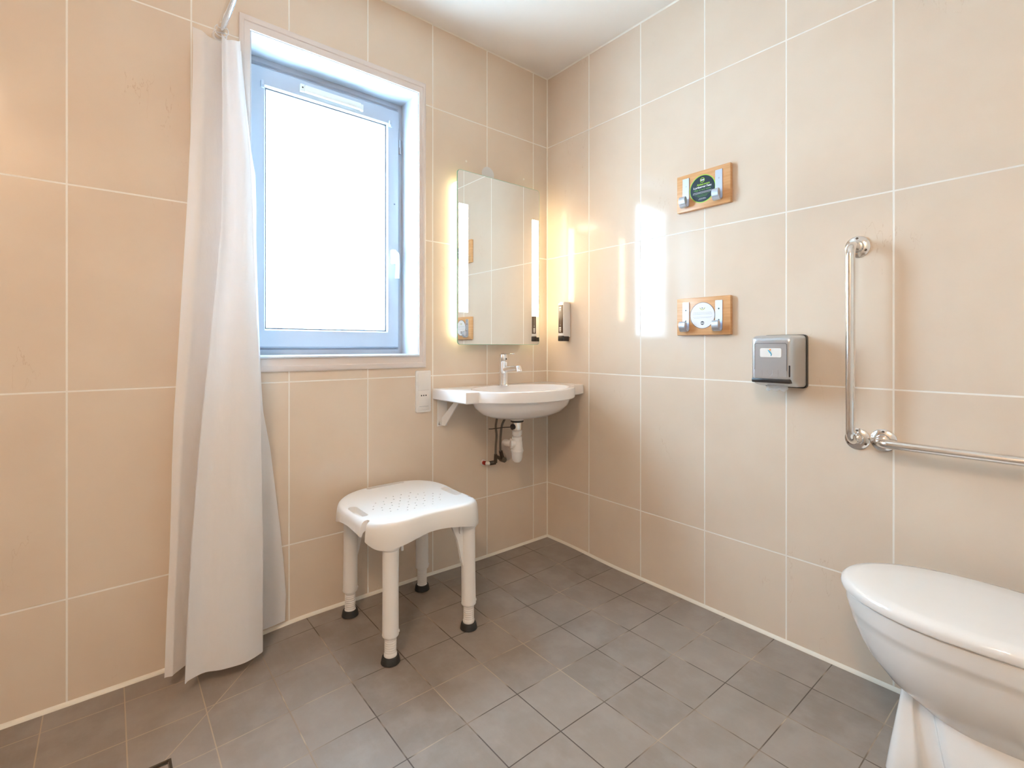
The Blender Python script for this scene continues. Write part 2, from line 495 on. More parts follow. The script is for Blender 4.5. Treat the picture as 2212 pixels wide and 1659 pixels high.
# casing around the opening on the tiles
wpart('window_casing', mitre_frame(-1.474, -.744, .930, 2.178, [(0, 0), (0, -.006), (.004, -.009), (.014, -.009), (.016, -.006), (.028, -.006), (.0335, -.0075), (.0335, 0)], 1.42), 'white_trim')
# handle
hd = wpart('window_handle', prism(rrect(-.845, -.819, 1.392, 1.458, .008), lambda u, v, h: (u, h, v), .124, .136), 'white_plastic')
lev = add_tube(bmesh.new(), [(-.832, .128, 1.436), (-.832, .100, 1.436)], .010, 16)
add_tube(lev, arc_path((-.832, .112, 1.436), (-.832, .094, 1.436), (-.826, .094, 1.33), .012) + [(-.830, .092, 1.38), (-.831, .096, 1.325)], [.010] * 9 + [.0088, .0095], 14)
lv = obj('handle_lever', lev, 'white_plastic'); lv.parent = hd
# trickle vent
tv = bmesh.new(); add_box(tv, (-1.218, .120, 2.038), (-.985, .136, 2.066), .004)
vent = wpart('trickle_vent', tv, 'cream_plastic')
tv = bmesh.new(); add_box(tv, (-1.234, .124, 2.038), (-1.217, .137, 2.068), .002); add_box(tv, (-.986, .124, 2.036), (-.974, .137, 2.064), .002)
e = obj('vent_end_cap', tv, 'cream_plastic'); e.parent = vent
e = obj('vent_screw', lathe([(.0035, 0), (.003, .0012), (0, .0012)], (-1.2255, .1245, 2.054), d=(0, -1, 0), n=12), 'dark_metal'); e.parent = vent
# small blind brackets at the upper corners of the glass, and screw caps on the sash
for x in (-1.370, -.848):
    b_ = bmesh.new(); add_box(b_, (x - .006, .122, 2.008), (x + .006, .136, 2.034), .002); add_box(b_, (x - .004, .118, 2.002), (x + .004, .124, 2.014), .001)
    wpart('blind_bracket', b_, 'white_upvc')
wpart('sash_screw', lathe([(.004, 0), (.003, .0015), (0, .0015)], (-.825, .1352, 1.665), d=(0, -1, 0), n=12), 'gasket')
# hinge seen at the right of the sash
b_ = bmesh.new(); add_box(b_, (-.800, .141, 1.90), (-.790, .151, 1.965), .002); add_tube(b_, [(-.794, .139, 1.90), (-.794, .139, 1.93)], .004, 10)
wpart('sash_hinge', b_, 'brushed_steel')

# ------------------------------------------------------------------ shower curtain and rail
rail = thing('curtain_rail', 'chrome shower rail running out from wall above the white curtain', 'shower rail', (-1.536, 0, 2.064))
r_ = obj('rail_tube', tube([(0, -.002, 0), (0, -.5, 0), (0, -1.2, 0), (0, -2.196, 0)], .0125, 24), 'chrome', rail)
obj('wall_flange', lathe([(.02, 0), (.02, .006), (.0165, .011), (.0135, .013)], (0, 0, 0), d=(0, -1, 0), n=24), 'white_plastic', rail)
# curtain: plan of the folds traced at several heights
def plan_pt(px, y):
    """point on depth line y seen at heading px (plan only)"""
    k = (px - 1106.0) / F_PX
    ca, sa = math.cos(HEAD), math.sin(HEAD)
    dx, dy = sa + k * ca, ca - k * sa
    t = (y - CAM.y) / dy
    return CAM.x + dx * t
rows = [  # z, left edge, fold front, fold right, tail edge (headings) 
    (2.045, 416, 478, 519, 521), (1.98, 417, 478, 521, 524), (1.85, 416, 479, 528, 532), (1.70, 412, 479, 539, 543), (1.62, 409, 479, 543, 552), (1.52, 406, 479, 546, 554), (1.40, 401, 477, 548, 554),
    (1.22, 393, 467, 552, 557), (.95, 381, 447, 560, 562), (.80, 374, 436, 562, 568), (.66, 370, 428, 563, 584), (.52, 368, 420, 565, 594),
    (.38, 365, 413, 567, 604), (.24, 360, 408, 567, 612), (.12, 357, 404, 567, 617), (.03, 355, 402, 567, 615)]
bm = bmesh.new(); grid = []
NZ = 90
def lerp_rows(z):
    for a, b in zip(rows, rows[1:]):
        if b[0] <= z <= a[0]:
            t = (a[0] - z) / (a[0] - b[0]); return [a[i] + (b[i] - a[i]) * t for i in range(5)]
    return list(rows[-1])
for i in range(NZ + 1):
    z = 2.045 + (.03 - 2.045) * i / NZ
    _, l, f, r, t = lerp_rows(z)
    k = 1 - (z - .03) / 2.015             # 0 top, 1 bottom
    kk = sm(0, 1, k)
    dv = lambda a, b: a + (b - a) * (k ** .8)
    P = [(l, dv(-.050, -.117)), (l + (f - l) * .33, dv(-.058, -.128)), (l + (f - l) * .60, dv(-.046, -.113)), (f + 14, dv(-.036, -.075)),
         (f + 24, dv(-.040, -.085)), (f + 9, dv(-.060, -.150)), (f + .5, dv(-.072, -.183)), (f + 3, dv(-.074, -.183)),
         (f + (r - f) * .25, dv(-.066, -.172)), (f + (r - f) * .50, dv(-.076, -.186)), (f + (r - f) * .75, dv(-.078, -.190)),
         (r - 4, dv(-.070, -.164)), (r, dv(-.064, -.154)), (r - 6, dv(-.050, -.115)), (r - 22, dv(-.030, -.055)),
         (r - 12, dv(-.022, -.040)), (r + (t - r) * .5, dv(-.022, -.026)), (t, dv(-.020, -.016))]
    W = []
    for px, y in P:
        W.append((plan_pt(px, y), y, 0))
    C = catmull(W, 5, closed=False)
    row = []
    for j, c in enumerate(C):
        s = j / (len(C) - 1)
        zz = z
        if i == NZ: zz += .004 * math.sin(s * 17)
        if i < 4: zz += (-.014 * abs(math.sin(s * 9.0))) * (1 - i / 4)
        rip = .0016 * math.sin(s * 46 + z * 2) * (.3 + k)
        row.append(bm.verts.new((c.x + rip, min(c.y + rip, -.0115), zz)))
    grid.append(row)
for a, b in zip(grid, grid[1:]):
    for k in range(len(a) - 1): bm.faces.new((a[k], a[k + 1], b[k + 1], b[k]))
me_c = obj('shower_curtain', bm, 'curtain_cloth', angle=80)
tag(me_c, 'long white shower curtain hanging bunched beside the window', 'curtain')
# clear ring holding the curtain on the rail
def ring_bm(c, R, r, nrm, n=28):
    bm = bmesh.new(); c = Vector(c); d = Vector(nrm).normalized(); u = d.orthogonal().normalized(); v = d.cross(u)
    rr = []
    for i in range(n):
        a = 2 * PI * i / n; o = u * math.cos(a) + v * math.sin(a)
        rr.append([bm.verts.new(c + o * (R + r * math.cos(2 * PI * k / 8)) + d * r * math.sin(2 * PI * k / 8)) for k in range(8)])
    for i in range(n):
        for k in range(8): bm.faces.new((rr[i][k], rr[i][(k + 1) % 8], rr[(i + 1) % n][(k + 1) % 8], rr[(i + 1) % n][k]))
    return bm
for y, wh in ((-.035, 'nearest the wall above'), (-.066, 'just in front of the first, above')):
    o = obj('curtain_ring', ring_bm((0, 0, 0), .0195, .0016, (0.15, 1, 0)), 'sticker_white', loc=(-1.536, y, 2.056))
    tag(o, 'pale plastic ring on the rail, %s the white curtain' % wh, 'curtain ring', 'pale rings on the shower rail')

# ------------------------------------------------------------------ lit mirror
MX0, MX1, MZ0, MZ1 = -.608, -.104, 1.030, 1.826
mir = thing('illuminated_mirror', 'frameless wall mirror with two glowing vertical light strips above the basin', 'mirror', (-.356, 0, MZ0))
L0 = (-(-.356), 0, -MZ0)
def mp_(name, bm, mat, par=None, angle=38):
    o = obj(name, bm, mat, angle=angle); o.parent = par or mir
    if par is None: o.location = (.356, 0, -MZ0)
    return o
mp_('back_box', box((-.560, -.040, 1.075), (-.152, -.001, 1.768), .002), 'white_plastic')
bmr = prism(rrect(MX0, MX1, MZ0, MZ1, .018), lambda u, v, h: (u, h, v), -.044, -.0495)
pane = mp_('mirror_glass', bmr, 'mirror_edge')
# silvered face, split so that the sandblasted strips show the tubes behind
fz = bmesh.new()
SL = (-.601 + .001, -.548); SR = (-.156, -.111)
def face_xz(bm, pts, y): bm.faces.new([bm.verts.new((u, y, v)) for u, v in pts])
face_xz(fz, rrect(MX0 + .002, MX1 - .002, MZ0 + .002, MZ1 - .002, .016), -.0500)
mp_('silvered_face', fz, 'mirror_silver')
for (a, b, z0, z1) in ((-.600, -.550, 1.178, 1.672), (-.155, -.112, 1.176, 1.670)):
    mp_('light_strip', box((a, -.0512, z0), (b, -.0496, z1), .0004, 1), 'tube_glow')
# side diffusers between the wall and the glass
for a, b in ((-.600, -.562), (-.150, -.112)):
    mp_('side_diffuser', box((a, -.043, 1.067), (b, -.002, 1.775), .003), 'side_glow')
o = obj('round_sticker', lathe([(.037, 0), (.037, .0006), (0, .0006)], (0, 0, 0), d=(0, -1, 0), n=40), 'sheet_disc', loc=(-.399, -.0002, 1.858))
tag(o, 'pale round patch on the tile behind the top edge of the mirror', 'wall patch')
for x, z, w in ((-.526, 1.892, 'left'), (-.169, 1.886, 'right')):
    o = obj('plugged_hole', lathe([(.0055, 0), (.0045, .0012), (0, .0012)], (0, 0, 0), d=(0, -1, 0), n=14), 'sealant', loc=(x, -.0002, z))
    tag(o, 'small white filled screw hole in the tile above the %s end of the mirror' % w, 'wall plug', 'filled holes above the mirror')

# ------------------------------------------------------------------ basin
ZT, ZB = .834, .786
wb = thing('washbasin', 'white wall-hung washbasin with side shelves and rounded front in the corner', 'washbasin', (-.353, 0, .70))
def bp_(name, bm, mat, par=None, angle=38):
    o = obj(name, bm, mat, angle=angle); o.parent = par or wb
    if par is None: o.location = (.353, 0, -.70)
    return o
def basin_outline(off=0.0):
    """shelf rectangle with a swelling elliptical front, counter-clockwise"""
    P = [(-.706 + off, -.001), (-.706 + off, -.262 + off), (-.680, -.268 + off), (-.655, -.272 + off)]
    for k in range(33):
        a = math.radians(201 + (339 - 201) * k / 32)
        P.append((-.372 + (.295 - off) * math.cos(a), -.185 + (.240 - off) * math.sin(a)))
    P += [(-.050, -.272 + off), (-.020, -.268 + off), (-.002 - off, -.262 + off), (-.002 - off, -.001)]
    return P
bm = bmesh.new()
loops = [[(x, y, ZB) for x, y in basin_outline(.004)], [(x, y, ZB + .004) for x, y in basin_outline(0)],
         [(x, y, ZT - .005) for x, y in basin_outline(0)], [(x, y, ZT - .001) for x, y in basin_outline(.002)], [(x, y, ZT) for x, y in basin_outline(.006)]]
add_loft(bm, loops, True, True)
counter = bp_('basin_slab', bm, 'basin_resin', angle=30)
# hollow of the bowl
BC = (-.372, -.225)
def bowl_loop(rx, ry, z, n=64): return [(BC[0] + rx * math.cos(2 * PI * k / n), BC[1] + ry * math.sin(2 * PI * k / n), z) for k in range(n)]
cut = bmesh.new(); add_loft(cut, [bowl_loop(.150, .088, .7235), bowl_loop(.205, .128, .740), bowl_loop(.235, .152, .775), bowl_loop(.250, .164, .822), bowl_loop(.258, .172, .836), bowl_loop(.262, .176, .86)])
under = bmesh.new(); add_loft(under, [bowl_loop(.075, .05, .704), bowl_loop(.150, .098, .708), bowl_loop(.205, .140, .726), bowl_loop(.238, .170, .755), bowl_loop(.252, .186, .790)])
bowl = bp_('basin_bowl', under, 'basin_resin')
bpy.context.view_layer.update()
c1 = obj('cutter', cut, 'basin_resin'); boolean_cut(counter, [c1])
cut = bmesh.new(); add_loft(cut, [bowl_loop(.150, .088, .7235), bowl_loop(.205, .128, .740), bowl_loop(.235, .152, .775), bowl_loop(.250, .164, .86)])
bpy.context.view_layer.update()
c1 = obj('cutter', cut, 'basin_resin'); boolean_cut(bowl, [c1])
dr = bp_('basin_drain', lathe([(.030, 0), (.030, .002), (.024, .003), (.022, .006), (.018, .008), (0, .009)], (BC[0], -.19, .7236)), 'chrome')
# triangular bracket under the left shelf
bk = thing('wall_bracket', 'white triangular steel bracket under the left shelf of the basin', 'bracket', (-.662, 0, .67))
def kp(name, bm, mat, angle=38):
    o = obj(name, bm, mat, bk, angle); o.location = (.662, 0, -.67); return o
kp('wall_plate', box((-.684, -.0045, .663), (-.634, -.001, .780)), 'white_plastic')
kp('shelf_plate', box((-.684, -.200, .7815), (-.634, -.001, .7855)), 'white_plastic')
kb = bmesh.new()
for (a, b) in (((-.060, .781), (-.004, .672)),):
    pass
pts = [(-.0045, .666), (-.0045, .700), (-.108, .7815), (-.142, .7815), (-.030, .666)]
add_loft(kb, [[(x, y, z) for y, z in pts] for x in (-.662, -.657)])
kp('diagonal_brace', kb, 'white_plastic')
kp('bracket_screw', lathe([(.009, 0), (.009, .001), (.005, .002), (.0045, .005), (0, .0055)], (-.674, -.0045, .677), d=(0, -1, 0), n=6), 'worn_chrome')

# tap
tx, ty = -.355, -.066
tp = thing('mixer_tap', 'chrome single-lever mixer tap on the washbasin', 'tap', (tx, ty, ZT))
def tpp(name, bm, mat='chrome', angle=38): return obj(name, bm, mat, tp, angle)
tpp('tap_body', lathe([(.026, 0), (.026, .003), (.0215, .006), (.0205, .010), (.0205, .108), (.0215, .110), (.0215, .147), (.0205, .150), (0, .151)], n=32))
sp = bmesh.new(); add_tube(sp, [(0, -.012, .078), (0, -.08, .086), (0, -.118, .087)], [.0135, .0125, .0125], 20)
add_lathe(sp, [(.0125, -.004), (.0145, 0), (.0145, .020), (.012, .022), (0, .022)], (0, -.110, .092), d=(0, -.35, -1), n=20)
tpp('spout', sp)
lv = bmesh.new(); add_box(lv, (-.007, -.078, .1505), (.007, .012, .1555), .002); tpp('tap_lever', lv)
tpp('hot_cold_mark', lathe([(.004, 0), (.004, .0006), (0, .0006)], (0, -.0214, .128), d=(0, -1, 0), n=12), 'dark_plastic')

# trap under the basin
trx, try_ = -.372, -.188
tr = thing('bottle_trap', 'white plastic bottle trap under the washbasin', 'trap', (trx, try_, .50))
def tq(name, bm, mat, angle=38):
    o = obj(name, bm, mat, tr, angle); o.location = (0, 0, -.50); return o
tq('drain_flange', lathe([(.027, .681), (.030, .684), (.030, .696), (.031, .7035)]), 'trap_plastic')
tq('rubber_seal', lathe([(.028, .675), (.030, .677), (.030, .680), (.028, .682)]), 'black_rubber')
tq('metal_tailpiece', lathe([(.020, .636), (.0225, .638), (.0225, .672), (.021, .676)]), 'worn_chrome')
tq('pivot_nut', lathe([(.0125, 0), (.0135, .003), (.0135, .012), (.008, .015)], (-.018, 0, .654), d=(-1, 0, 0), n=16), 'dark_plastic')
tb = lathe([(0, .489), (.012, .490), (.019, .496), (.0235, .508), (.0255, .530), (.0275, .535), (.0275, .538), (.0295, .540), (.0295, .547), (.0275, .549), (.0275, .553), (.0255, .560), (.0240, .585), (.0225, .592), (.0235, .595), (.0235, .606), (.018, .609), (.018, .613), (.023, .616), (.0235, .634), (.021, .637)])
tq('trap_cup', tb, 'trap_plastic')
out_ = bmesh.new(); add_tube(out_, [(-.014, .003, .577), (-.032, .010, .577)], .020, 20); add_tube(out_, [(-.026, .007, .577), (-.032, .010, .577)], .0225, 20)
tq('outlet_nut', out_, 'trap_plastic')
op = [(-.030, .008, .577), (-.036, .024, .577), (-.030, .046, .576), (-.016, .070, .563), (.006, .092, .540), (.032, .112, .512), (.056, .132, .488), (.070, .160, .474), (.074, .187, .472)]
tq('waste_pipe', tube(catmull(op, 6, False), .0165, 18), 'old_pipe_plastic')
rod = thing('pop_up_rod', 'thin metal pop-up waste rod beside the bottle trap', 'rod', (trx, try_, .654))
obj('rod', tube([(-.030, 0, 0), (-.075, .012, .001), (-.125, .026, -.002), (-.140, .030, -.001)], .0022, 10), 'dark_metal', rod)
# supply hoses and valves
h1 = tube(catmull([(-.411, -.090, .712), (-.411, -.086, .68), (-.412, -.080, .644), (-.403, -.074, .60), (-.403, -.068, .545), (-.396, -.058, .505)], 8, False), .0055, 12)
tag(obj('supply_hose', h1, 'braided_hose'), 'braided water hose under the basin, the left one of the two', 'hose', 'braided hoses under the basin')
h2 = tube(catmull([(-.368, -.100, .712), (-.372, -.098, .68), (-.381, -.090, .652), (-.380, -.080, .621), (-.376, -.068, .552), (-.366, -.058, .515)], 8, False), .0055, 12)
tag(obj('supply_hose', h2, 'braided_hose'), 'braided water hose under the basin, the right one nearer the trap', 'hose', 'braided hoses under the basin')
va = thing('stop_valve', 'stop valve with a red collar on the wall below the basin', 'valve', (-.429, 0, .462))
obj('wall_rose', lathe([(.016, 0), (.015, .004), (.009, .006)], d=(0, -1, 0), n=20), 'white_plastic', va)
obj('red_collar', lathe([(.0095, 0), (.0095, .009)], (0, -.006, 0), d=(0, -1, 0), n=16), 'red_plastic', va)
vb = bmesh.new(); add_tube(vb, arc_path((0, -.014, 0), (0, -.042, .002), (.03, -.05, .006), .012) , .0085, 16)
obj('pipe_stub', vb, 'trap_plastic', va)
vb = bmesh.new(); add_tube(vb, [(.006, -.044, .003), (.036, -.052, .004)], .0105, 8); add_tube(vb, [(.033, -.056, .004), (.033, -.058, .046)], [.0095, .008], 6)
obj('valve_body', vb, 'dark_metal', va)
va = thing('stop_valve', 'dark stop valve behind the bottle trap, at the foot of the right-hand hose', 'valve', (-.340, 0, .475))
vb = bmesh.new(); add_tube(vb, [(0, 0, 0), (-.012, -.045, 0)], .009, 8); add_tube(vb, [(-.012, -.056, 0), (-.026, -.058, .044)], [.0115, .0095], 6); add_tube(vb, [(-.008, -.040, -.001), (-.014, -.072, .001)], .0135, 8)
obj('valve_body', vb, 'dark_metal', va)

# ------------------------------------------------------------------ shaver socket
sk = thing('wall_socket', 'tall white wall socket plate beside the basin, under the window corner', 'socket', (-.757, 0, .825))
def skp(name, bm, mat): return obj(name, bm, mat, sk)
b_ = prism(rrect(-.0365, .0365, -.091, .091, .007), lambda u, v, h: (u, h, v), 0, -.008)
skp('socket_plate', b_, 'white_plastic')
b_ = bmesh.new(); add_box(b_, (-.028, -.0105, -.082), (.028, -.007, .004), .0015); add_box(b_, (-.028, -.0102, .006), (.028, -.007, .082), .0015)
skp('socket_insert', b_, 'white_plastic')
for x in (-.011, 0, .011):
    skp('socket_hole', lathe([(.0032, 0), (.0028, .0005), (0, .0005)], (x, -.0105, -.018), d=(0, -1, 0), n=12), 'dark_plastic')
b_ = bmesh.new(); add_box(b_, (-.022, -.0112, -.066), (.022, -.0104, -.0652)); skp('socket_seam', b_, 'gasket')

# ------------------------------------------------------------------ soap dispenser on the right wall
sp_ = thing('soap_dispenser', 'slim white soap dispenser with a brown label on wall right of mirror', 'soap dispenser', (0, -.152, 1.05))
def spp(name, bm, mat, par=None): return obj(name, bm, mat, par or sp_)
b_ = bmesh.new(); add_box(b_, (-.050, -.020, .020), (-.001, .021, .192), .003); add_box(b_, (-.044, -.015, .190), (-.004, .017, .200), .003)
body = spp('dispenser_body', b_, 'white_plastic')
spp('push_base', box((-.052, -.020, -.001), (-.010, .020, .027), .003), 'dark_plastic')
lb = spp('label', box((-.0512, -.0155, .040), (-.0498, .0165, .182), .0003, 1), 'label_brown')
b_ = bmesh.new()
add_box(b_, (-.0516, .0036, .046), (-.0510, .0044, .172))
for z, w, h in ((.170, .012, .008), (.158, .012, .006), (.150, .010, .001), (.082, .004, .003), (.066, .013, .007), (.056, .013, .006), (.048, .008, .004)):
    add_box(b_, (-.0518, .004 - w / 2, z - h / 2), (-.0510, .004 + w / 2, z + h / 2))
spp('label_lettering', b_, 'paper', lb)

# ------------------------------------------------------------------ hook racks
def wall_text(s, size, y, z, x, mat, par, name='lettering', bold=0.0):
    # text on the right wall reads towards -x : local X -> -y, local Y -> z, normal -> -x
    M = Matrix(((0, 0, -1, x), (-1, 0, 0, y), (0, 1, 0, z), (0, 0, 0, 1)))
    return obj(name, text_mesh('t', s, size, M, mat, par, bold), mat, par)
def hook(par, y):
    b_ = bmesh.new()
    prof = [(-.0205, .112), (-.0205, .014)]
    # side profile of the bent strip in (x, z)
    out = [(-.020, .120), (-.0235, .120)]
    path = [(-.0218, .120), (-.0218, .020)]
    for k in range(9):
        a = PI * k / 8 * 1.18
        path.append((-.0218 - .0135 + .0135 * math.cos(a), .016 - .0135 * math.sin(a)))
    path.append((path[-1][0] + .004, path[-1][1] + .010))
    half = .0016
    L = []; R = []
    for i, (x, z) in enumerate(path):
        a = path[max(i - 1, 0)]; c = path[min(i + 1, len(path) - 1)]
        dx, dz = c[0] - a[0], c[1] - a[1]; n = math.hypot(dx, dz); nx, nz = -dz / n, dx / n
        L.append((x + nx * half, z + nz * half)); R.append((x - nx * half, z - nz * half))
    outl = L + R[::-1]
    bm = bmesh.new(); add_loft(bm, [[(x, yy, z) for x, z in outl] for yy in (y - .014, y + .014)])
    h = obj('hook', bm, 'satin_aluminium', par, 25)
    roll = obj('hook_end', add_loft(bmesh.new(), [[(-.0465 + rx * math.cos(2 * PI * k / 28), y + yy, .026 + rz * math.sin(2 * PI * k / 28)) for k in range(28)] for yy, rx, rz in ((-.0135, .0085, .0155), (-.0125, .0095, .0165), (.0125, .0095, .0165), (.0135, .0085, .0155))]), 'satin_aluminium'); roll.parent = h
    for z in (.088, .045):
        s = obj('hook_screw', lathe([(.0033, 0), (.0028, .0008), (0, .0008)], (-.0234, y, z), d=(-1, 0, 0), n=12), 'dark_metal' if par.get('dark') else 'brushed_steel'); s.parent = h
    return h
def rack(label, z0, h):
    t = thing('coat_hook_rack', label, 'hook rack', (0, -.902, z0), 'wooden hook racks on the right wall')
    obj('rack_board', box((-.020, -.112, 0), (-.0005, .112, h), .003), 'beech_wood', t)
    return t
def ring_disc(par, name, cy, cz, r0, r1, x0, x1, mat):
    bm = bmesh.new(); n = 56
    if r0 <= 0: add_loft(bm, [[(x, cy + r1 * math.cos(2 * PI * k / n), cz + r1 * math.sin(2 * PI * k / n)) for k in range(n)] for x in (x0, x1)])
    else:
        rr = [[bm.verts.new((x, cy + r * math.cos(2 * PI * k / n), cz + r * math.sin(2 * PI * k / n))) for k in range(n)] for x, r in ((x0, r0), (x1, r0), (x1, r1), (x0, r1))]
        for i in range(4):
            for k in range(n): bm.faces.new((rr[i][k], rr[i][(k + 1) % n], rr[(i + 1) % 4][(k + 1) % n], rr[(i + 1) % 4][k]))
    return obj(name, bm, mat, par)
# upper rack with the dark water-saving sticker
r1 = rack('wooden hook rack with dark green-edged round sticker, the upper of the two', 1.567, .149)
for y in (.070, -.068): hook(r1, y).location.z = .012
cz = .076
st = ring_disc(r1, 'round_sticker', 0, cz, 0, .0515, -.0200, -.0208, 'sticker_dark')
ring_disc(st, 'sticker_rim', 0, cz, .0515, .0545, -.0200, -.0209, 'sticker_green')
ring_disc(st, 'logo_ring', 0, cz + .034, .0075, .0098, -.0208, -.0212, 'sticker_green')
XT = -.0211
wall_text('B&B', .0082, 0, cz + .034, XT, 'sticker_white', st, 'logo_lettering', .0003)
wall_text("Aidez-nous", .0118, -.004, cz + .0175, XT, 'sticker_green', st, bold=.0003)
wall_text("à préserver l'eau", .0112, 0, cz + .0075, XT, 'sticker_white', st, bold=.0003)
wall_text("Help us save water", .0092, 0, cz - .003, XT, 'sticker_dimgreen', st, bold=.0002)
def text_bars(par, specs, mat, x, cyy, czz):
    bm = bmesh.new(); rnd = random.Random(9)
    for z, w, h in specs:
        y = w / 2
        while y > -w / 2:
            l = rnd.uniform(.0025, .006); add_box(bm, (x - .0002, max(cyy + y - l, cyy - w / 2), czz + z - h / 2), (x, cyy + y, czz + z + h / 2)); y -= l + .0011
    return obj('small_print', bm, mat, par)
text_bars(st, [(-.0120, .078, .0014), (-.0165, .080, .0014), (-.0370, .026, .0010), (-.0405, .034, .0010)], 'sticker_white', -.0209, 0, cz)
text_bars(st, [(-.0220, .064, .0013), (-.0265, .044, .0013), (-.0300, .036, .0012)], 'sticker_dimgreen', -.0209, 0, cz)
# lower rack with the white sticker
r2 = rack('wooden hook rack with white round sticker, the lower of the two', 1.067, .149)
r2['dark'] = 1
for y in (.070, -.068): hook(r2, y).location.z = .012
del r2['dark']
cz = .077
st = ring_disc(r2, 'round_sticker', 0, cz, 0, .0505, -.0200, -.0208, 'sticker_white')
ring_disc(st, 'sticker_rim', 0, cz, .0505, .0520, -.0200, -.0209, 'ink_dark')
ring_disc(st, 'logo_dot', 0, cz - .030, 0, .0075, -.0208, -.0211, 'ink_dark')
wall_text('B&B', .0070, 0, cz - .0305, -.0213, 'sticker_white', st, 'logo_lettering', .0002)
bm = tube([(-.0209, .0112 * math.cos(math.radians(200 + 140 * k / 20)), cz + .034 + .0112 * math.sin(math.radians(200 + 140 * k / 20))) for k in range(21)], .0012, 8)
obj('smile_mark', bm, 'sticker_olive', st)
b_ = bmesh.new(); add_box(b_, (-.0212, -.003, cz + .0275), (-.0208, .003, cz + .030)); obj('small_mark', b_, 'ink_dark', st)
text_bars(st, [(.012, .074, .0011), (.008, .082, .0011), (.004, .080, .0011), (-.006, .078, .0011), (-.010, .070, .0011)], 'sticker_grey', -.0209, 0, cz)

# ------------------------------------------------------------------ paper towel dispenser
pd = thing('towel_dispenser', 'steel-grey paper towel dispenser on right wall below the hook racks', 'towel dispenser', (0, -1.200, .882))
def pdp(name, bm, mat, par=None, angle=38): return obj(name, bm, mat, par or pd, angle)
ya, yb = .066, -.070      # near window, near grab bar
pdp('back_plate', prism(rrect(yb - .002, ya + .002, -.002, .180, .012), lambda u, v, h: (h, u, v), -.014, -.0005), 'dark_plastic')
bm = bmesh.new()
loops = []
for x, ins, zlo, zhi in ((-.012, 0, .002, .178), (-.060, 0, .004, .178), (-.098, .000, .012, .176), (-.112, .002, .020, .173), (-.120, .006, .026, .169), (-.124, .012, .030, .162), (-.1245, .016, .034, .158)):
    loops.append([(x, u, v) for u, v in rrect(yb + ins, ya - ins, zlo, zhi, .012 - ins * .2, 6)])
add_loft(bm, loops, True, True)
cov = pdp('dispenser_cover', bm, 'dispenser_steel', angle=60)
fp = prism(rrect(-.052, .050, .012 + .026, .150, .006), lambda u, v, h: (h, u, v), -.1235, -.1258)
fr = pdp('front_panel', fp, 'dispenser_steel', cov)
def u_line(pts, w=.0016):
    bm = bmesh.new(); add_tube(bm, pts, w * .5, 8); return bm
b_ = bmesh.new(); add_tube(b_, [(-.1258, .050, .062), (-.1258, .050, .146), (-.1258, .046, .150), (-.1258, -.048, .150), (-.1258, -.052, .146), (-.1258, -.052, .060)], .0009, 8)
pdp('panel_groove', b_, 'gasket', fr)
b_ = bmesh.new(); add_box(b_, (-.1262, .0235, .042), (-.1256, .0255, .060)); add_box(b_, (-.1262, -.0275, .040), (-.1256, -.0245, .062)); 
add_tube(b_, [(-.1258, .009, .060), (-.1258, .009, .048), (-.1258, 0, .041), (-.1258, -.009, .048), (-.1258, -.009, .060)], .0008, 8)
pdp('pressed_arrow', b_, 'brushed_steel', fr)
lab = pdp('hand_label', prism(rrect(-.036, .032, .104, .134, .005), lambda u, v, h: (h, u, v), -.1258, -.1268), 'paper', fr)
b_ = bmesh.new(); add_tube(b_, [(-.127, .006, .128), (-.127, .000, .121), (-.127, -.005, .114), (-.127, -.004, .108)], [.0012, .0026, .0018, .0010], 8); pdp('blue_mark', b_, 'ink_blue')
b_ = bmesh.new(); add_lathe(b_, [(.0028, 0), (.0025, .0006), (0, .0006)], (-.1268, -.001, .1285), d=(-1, 0, 0), n=12); pdp('orange_mark', b_, 'ink_orange')
for nm in ('blue_mark', 'orange_mark'):
    bpy.data.objects[nm].parent = fr
pdp('level_slot', prism(rrect(-.0615, -.0575, .040, .078, .0016, 3), lambda u, v, h: (h, u, v), -.1180, -.1246), 'dark_plastic')
b_ = bmesh.new(); add_box(b_, (-.1262, -.063, .018), (-.080, .061, .0335), .004); pdp('cutting_edge', b_, 'dark_plastic')
pdp('lock', lathe([(.005, 0), (.005, .002), (0, .0025)], (-.010, yb + .0005, .018), d=(0, -1, 0), n=12), 'dark_metal')
# paper tongue
bm = bmesh.new(); rws = []
for i in range(7):
    z = .016 - .0042 * i
    rws.append([bm.verts.new((-.070 - .002 * i + .003 * math.sin(j * 1.7 + i), .030 - .0085 * j - .002 * math.sin(i * 2.0), z - (.004 * math.sin(j * 2.1) if i == 6 else 0))) for j in range(9)])
for a, b in zip(rws, rws[1:]):
    for k in range(8): bm.faces.new((a[k], a[k + 1], b[k + 1], b[k]))
o = obj('paper_towel', bm, 'paper', loc=(0, -1.200, .882)); o.modifiers.new('thick', 'SOLIDIFY').thickness = .0006
tag(o, 'torn white paper towel end poking out under the grey dispenser', 'paper towel')

